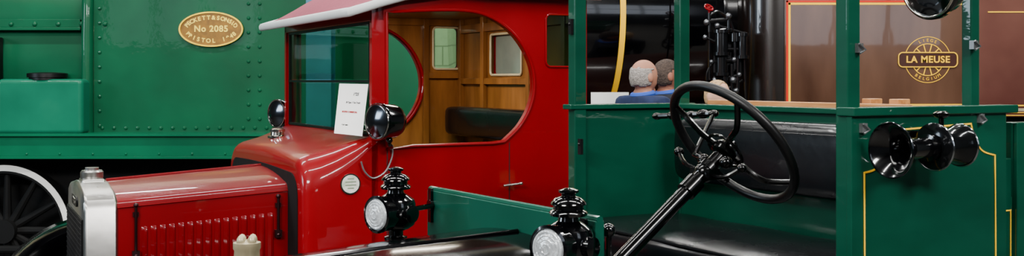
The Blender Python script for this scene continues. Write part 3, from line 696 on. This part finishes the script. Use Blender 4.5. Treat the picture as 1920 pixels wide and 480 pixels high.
def gwheel(x,y,r=.39):
    g=sub('wheel',G)
    MB().torus((x,y,r),(0,1,0),r-.055,.055).done('tyre',RUB,g)
    mb=MB().lathe([(-.04,.28),(.04,.28),(.04,.26),(-.04,.26),(-.04,.28)],(x,y,r),(0,1,0),40).cyl((x,y-.08,r),(x,y+.08,r),.05)
    for k in range(12): a=k*math.pi/6; mb.tube([(x,y,r),(x+.27*math.cos(a),y,r+.27*math.sin(a))],.015,6)
    mb.done('wheel_rim',TG,g)
for y in (.12,GW-.12):
    gwheel(-1.25,y);gwheel(1.5,y)
    wing(y-.14,y+.14,-1.25,.85,G,.46,.39)

# ---------- display sign
p=[F0.hit(a,b,1,7.9) for a,b in ((1108,173),(1178,173),(1178,200))]
S=root('display_sign','small white display sign on a thin steel stand','sign',Matrix.Translation((p[0].x+.14,7.9,0)))
MB().box(-.14,.14,-.006,.006,p[2].z-.06,p[1].z).done('sign_board',WHT,S)
MB().cyl((0,.02,.02),(0,.02,p[1].z-.03),.012).lathe([(0,.15),(.02,.14)],(0,.02,0),(0,0,1),24).done('sign_stand',GALV,S)

# ---------- people
def skin(verts,edges,rad,sub=2):
    me=bpy.data.meshes.new('s'); me.from_pydata(verts,edges,[]); ob=bpy.data.objects.new('s',me); bpy.context.scene.collection.objects.link(ob)
    m=ob.modifiers.new('s','SKIN'); m.use_smooth_shade=True
    for i,r in enumerate(rad): me.skin_vertices[0].data[i].radius=(r,r) if not isinstance(r,tuple) else r
    me.skin_vertices[0].data[0].use_root=True
    s=ob.modifiers.new('b','SUBSURF'); s.levels=sub; s.render_levels=sub
    dg=bpy.context.evaluated_depsgraph_get(); out=bpy.data.meshes.new_from_object(ob.evaluated_get(dg)); bpy.data.objects.remove(ob); return out
def person(x,y,yaw,h,label,skinm,hairm,jm,tm,bald,cm):
    k=h/1.74
    P=root('person',label,'person',Matrix.Translation((x,y,0))@Matrix.Rotation(yaw,4,'Z')@Matrix.Diagonal((k,k,k,1)))
    v=[(0,0,.95),(0,0,1.1),(0,-.01,1.28),(0,.01,1.43),(0,.01,1.50),(0,-.005,1.56)]
    e=[(0,1),(1,2),(2,3),(3,4),(4,5)]; r=[(.13,.10),(.12,.09),(.15,.10),(.10,.08),.066,.064]
    def add(prev,pts,rr):
        for p,q in zip(pts,rr): v.append(p); e.append((prev,len(v)-1)); r.append(q); prev=len(v)-1
        return prev
    for s in (-1,1):
        add(0,[(s*.09,0,.86),(s*.10,-.01,.5),(s*.10,.02,.10),(s*.10,-.03,.04),(s*.105,-.14,.03)],[.085,.055,.038,.038,.032])
        w=add(3,[(s*.18,.01,1.41),(s*.22,.02,1.14),(s*.23,-.05,.90),(s*.23,-.07,.83)],[.05,.042,.028,.026])
        for q,(dx,L) in enumerate(((-.028,.07),(-.010,.08),(.008,.075),(.026,.06))):
            add(w,[(s*.23,-.07+dx,.79),(s*.225,-.075+dx*1.1,.79-L*.5),(s*.215,-.08+dx*1.1,.79-L)],[.010,.009,.008])
        add(w,[(s*.215,-.10,.80),(s*.20,-.115,.765)],[.011,.009])
    b=MB(); b.mesh(skin(v,e,r))
    hm=bmesh.new(); bmesh.ops.create_uvsphere(hm,u_segments=32,v_segments=24,radius=1)
    for w in hm.verts:
        d=w.co.copy(); sx,sy,sz=.083,.102,.116
        fx=(abs(d.x)**.88)*(1 if d.x>0 else -1)
        fz=(abs(d.z)**.92)*(1 if d.z>0 else -1)
        if d.z<0: sx*=1-.20*(-d.z)**1.4; sy*=1-.08*(-d.z)
        w.co=V((fx*sx,d.y*sy+(-.010 if d.z<-.3 else 0),fz*sz+1.624))
    t=bpy.data.meshes.new('h'); hm.to_mesh(t); hm.free(); b.mesh(t)
    b.sph((0,-.104,1.61),.014,(.9,1.1,1.6),n=12).sph((0,-.110,1.598),.013,(1.2,1,.8),n=12)
    b.sph((0,-.090,1.563),.02,(1.3,.7,.4),n=12).sph((0,-.082,1.525),.024,(1.1,.9,.8),n=12).sph((0,-.090,1.648),.02,(2.2,.6,.5),n=12)
    for s in (-1,1): b.sph((s*.086,.012,1.612),.034,(.35,.6,1.0),n=12)
    body=b.done('body',skinm,P,weld=False)
    rm=body.modifiers.new('r','REMESH'); rm.mode='VOXEL'; rm.voxel_size=.010; rm.use_smooth_shade=True
    for s in (-1,1):
        MB().sph((s*.03,-.089,1.628),.011,n=12).done('eye',WHT,P); MB().sph((s*.03,-.098,1.628),.005,n=8).done('pupil',INK,P)
    hb=bmesh.new(); bmesh.ops.create_uvsphere(hb,u_segments=48,v_segments=36,radius=1)
    for w in hb.verts:
        d=w.co; fx=(abs(d.x)**.88)*(1 if d.x>0 else -1); fz=(abs(d.z)**.92)*(1 if d.z>0 else -1)
        j=1+.012*math.sin(d.x*31+d.z*17)*math.sin(d.y*23)
        w.co=V((fx*.087*j,d.y*.107*j+.001,fz*.121*j+1.624))
    kill=[]
    for w in hb.verts:
        z=(w.co.z-1.624)/.121; yy=w.co.y/.107
        keep=(z>-.60+ (0.9 if yy<-.1 else 0)+(.7 if yy<-.6 else 0))
        if bald: keep= keep and z<.52+.05*math.sin(w.co.x*120) and yy>-.3
        if not keep: kill.append(w)
    bmesh.ops.delete(hb,geom=kill,context='VERTS')
    t=bpy.data.meshes.new('h'); hb.to_mesh(t); hb.free(); o=MB().mesh(t).done('hair',hairm,P)
    so=o.modifiers.new('s','SOLIDIFY'); so.thickness=.006; so.offset=-1
    v=[(0,0,.86),(0,0,1.1),(0,-.01,1.28),(0,.01,1.41),(0,.012,1.49)]; e=[(0,1),(1,2),(2,3),(3,4)]; r=[(.19,.14),(.17,.13),(.19,.135),(.15,.11),(.085,.085)]
    for s in (-1,1): add(3,[(s*.18,.01,1.425),(s*.225,.02,1.14),(s*.235,-.05,.90),(s*.235,-.06,.86)],[.085,.06,.045,.042])
    MB().mesh(skin(v,e,r)).done('jacket',jm,P,weld=False)
    MB().torus((0,.010,1.50),(0,.15,1),.070,.020,24,8).done('collar',cm,P)
    v=[(0,0,.98),(0,0,.90)];e=[(0,1)];r=[(.16,.12),(.16,.125)]
    for s in (-1,1): add(1,[(s*.10,0,.80),(s*.105,-.005,.5),(s*.105,.015,.12)],[.10,.075,.06])
    MB().mesh(skin(v,e,r)).done('trousers',tm,P,weld=False)
    for s in (-1,1): MB().sph((s*.103,-.07,.045),.05,(1,2.6,.9),n=16).done('shoe',MBLK,P)
SK=mat('skin_tone','A87660',.6,var=.08,scale=15,spec=.2);SK2=mat('skin_tone_tanned','8A5A48',.6,var=.08,scale=15,spec=.2);SK3=mat('skin_tone_pale','C49880',.6,var=.08,scale=15,spec=.2)
H1=mat('grey_hair','948E88',.85,var=.3,scale=60,bump=.6,bscale=90,spec=.2);H2=mat('greying_brown_hair','453A34',.85,var=.4,scale=60,bump=.6,bscale=90,spec=.2);H3=mat('fair_hair','B89870',.85,var=.3,scale=60,bump=.6,bscale=90,spec=.2)
J1=mat('navy_jacket_cloth','242E4C',.85,var=.25,scale=20,spec=.2);J2=mat('dark_jacket_cloth','22242C',.85,var=.2,scale=20,spec=.2);TR=mat('charcoal_trouser_cloth','24262B',.9,var=.15)
CB=mat('blue_collar_cloth','2A52B4',.8);
q=F0.hit(1207,112,1,7.45); person(q.x,7.45,math.radians(125),q.z,'balding grey-haired man in navy jacket with blue collar, turned away',SK,H1,J1,TR,True,CB)
q=F0.hit(1250,112,1,7.82); person(q.x,7.82,math.radians(110),q.z,'dark-haired man in dark jacket standing beside balding man',SK2,H2,J2,TR,False,CB)
q=F0.hit(1345,151,1,7.5); person(q.x,7.5,math.radians(40),q.z,'fair-haired person in dark jacket standing near locomotive',SK3,H3,J2,TR,False,J2)

# ---------- lights
def area(loc,tgt,sx,sy,en,col=(1,1,1)):
    l=bpy.data.lights.new('area','AREA'); l.shape='RECTANGLE'; l.size=sx;l.size_y=sy;l.energy=en;l.color=col
    o=bpy.data.objects.new('area_light',l); bpy.context.scene.collection.objects.link(o); o.location=loc
    o.rotation_euler=(V(tgt)-V(loc)).to_track_quat('-Z','Y').to_euler()
area((-3,-1.5,4.4),(-.8,5,1.2),2.4,.8,480,(1,.98,.95))
area((3.2,-1.2,4.6),(1.6,4,1),2.0,.7,380,(1,.98,.96))
area((-8.6,3.5,3),(0,4.5,1.2),2.5,1.6,240,(.72,.87,1))
for x in (-4.5,-1.5,1.5,4.5):
    for y in (2.6,6.2,10.5): area((x,y,5.3),(x,y,0),2.2,.16,140,(1,.99,.96))
area(tuple(RF.M@V((.45,.72,1.955))),tuple(RF.M@V((.6,.8,0))),.5,.2,13,(1,.88,.7))  # added light under the truck roof to brighten the cab, no lamp modelled
w=bpy.data.worlds.new('w'); bpy.context.scene.world=w; w.use_nodes=True
w.node_tree.nodes['Background'].inputs[0].default_value=(.85,.93,1,1); w.node_tree.nodes['Background'].inputs[1].default_value=.5
cam=bpy.data.cameras.new('camera'); co=bpy.data.objects.new('camera',cam); bpy.context.scene.collection.objects.link(co)
co.location=(0,0,EYE); co.rotation_euler=(math.pi/2,0,0); cam.sensor_width=36; cam.lens=FP/1920*36; cam.shift_y=-(240-HY)/1920
bpy.context.scene.camera=co
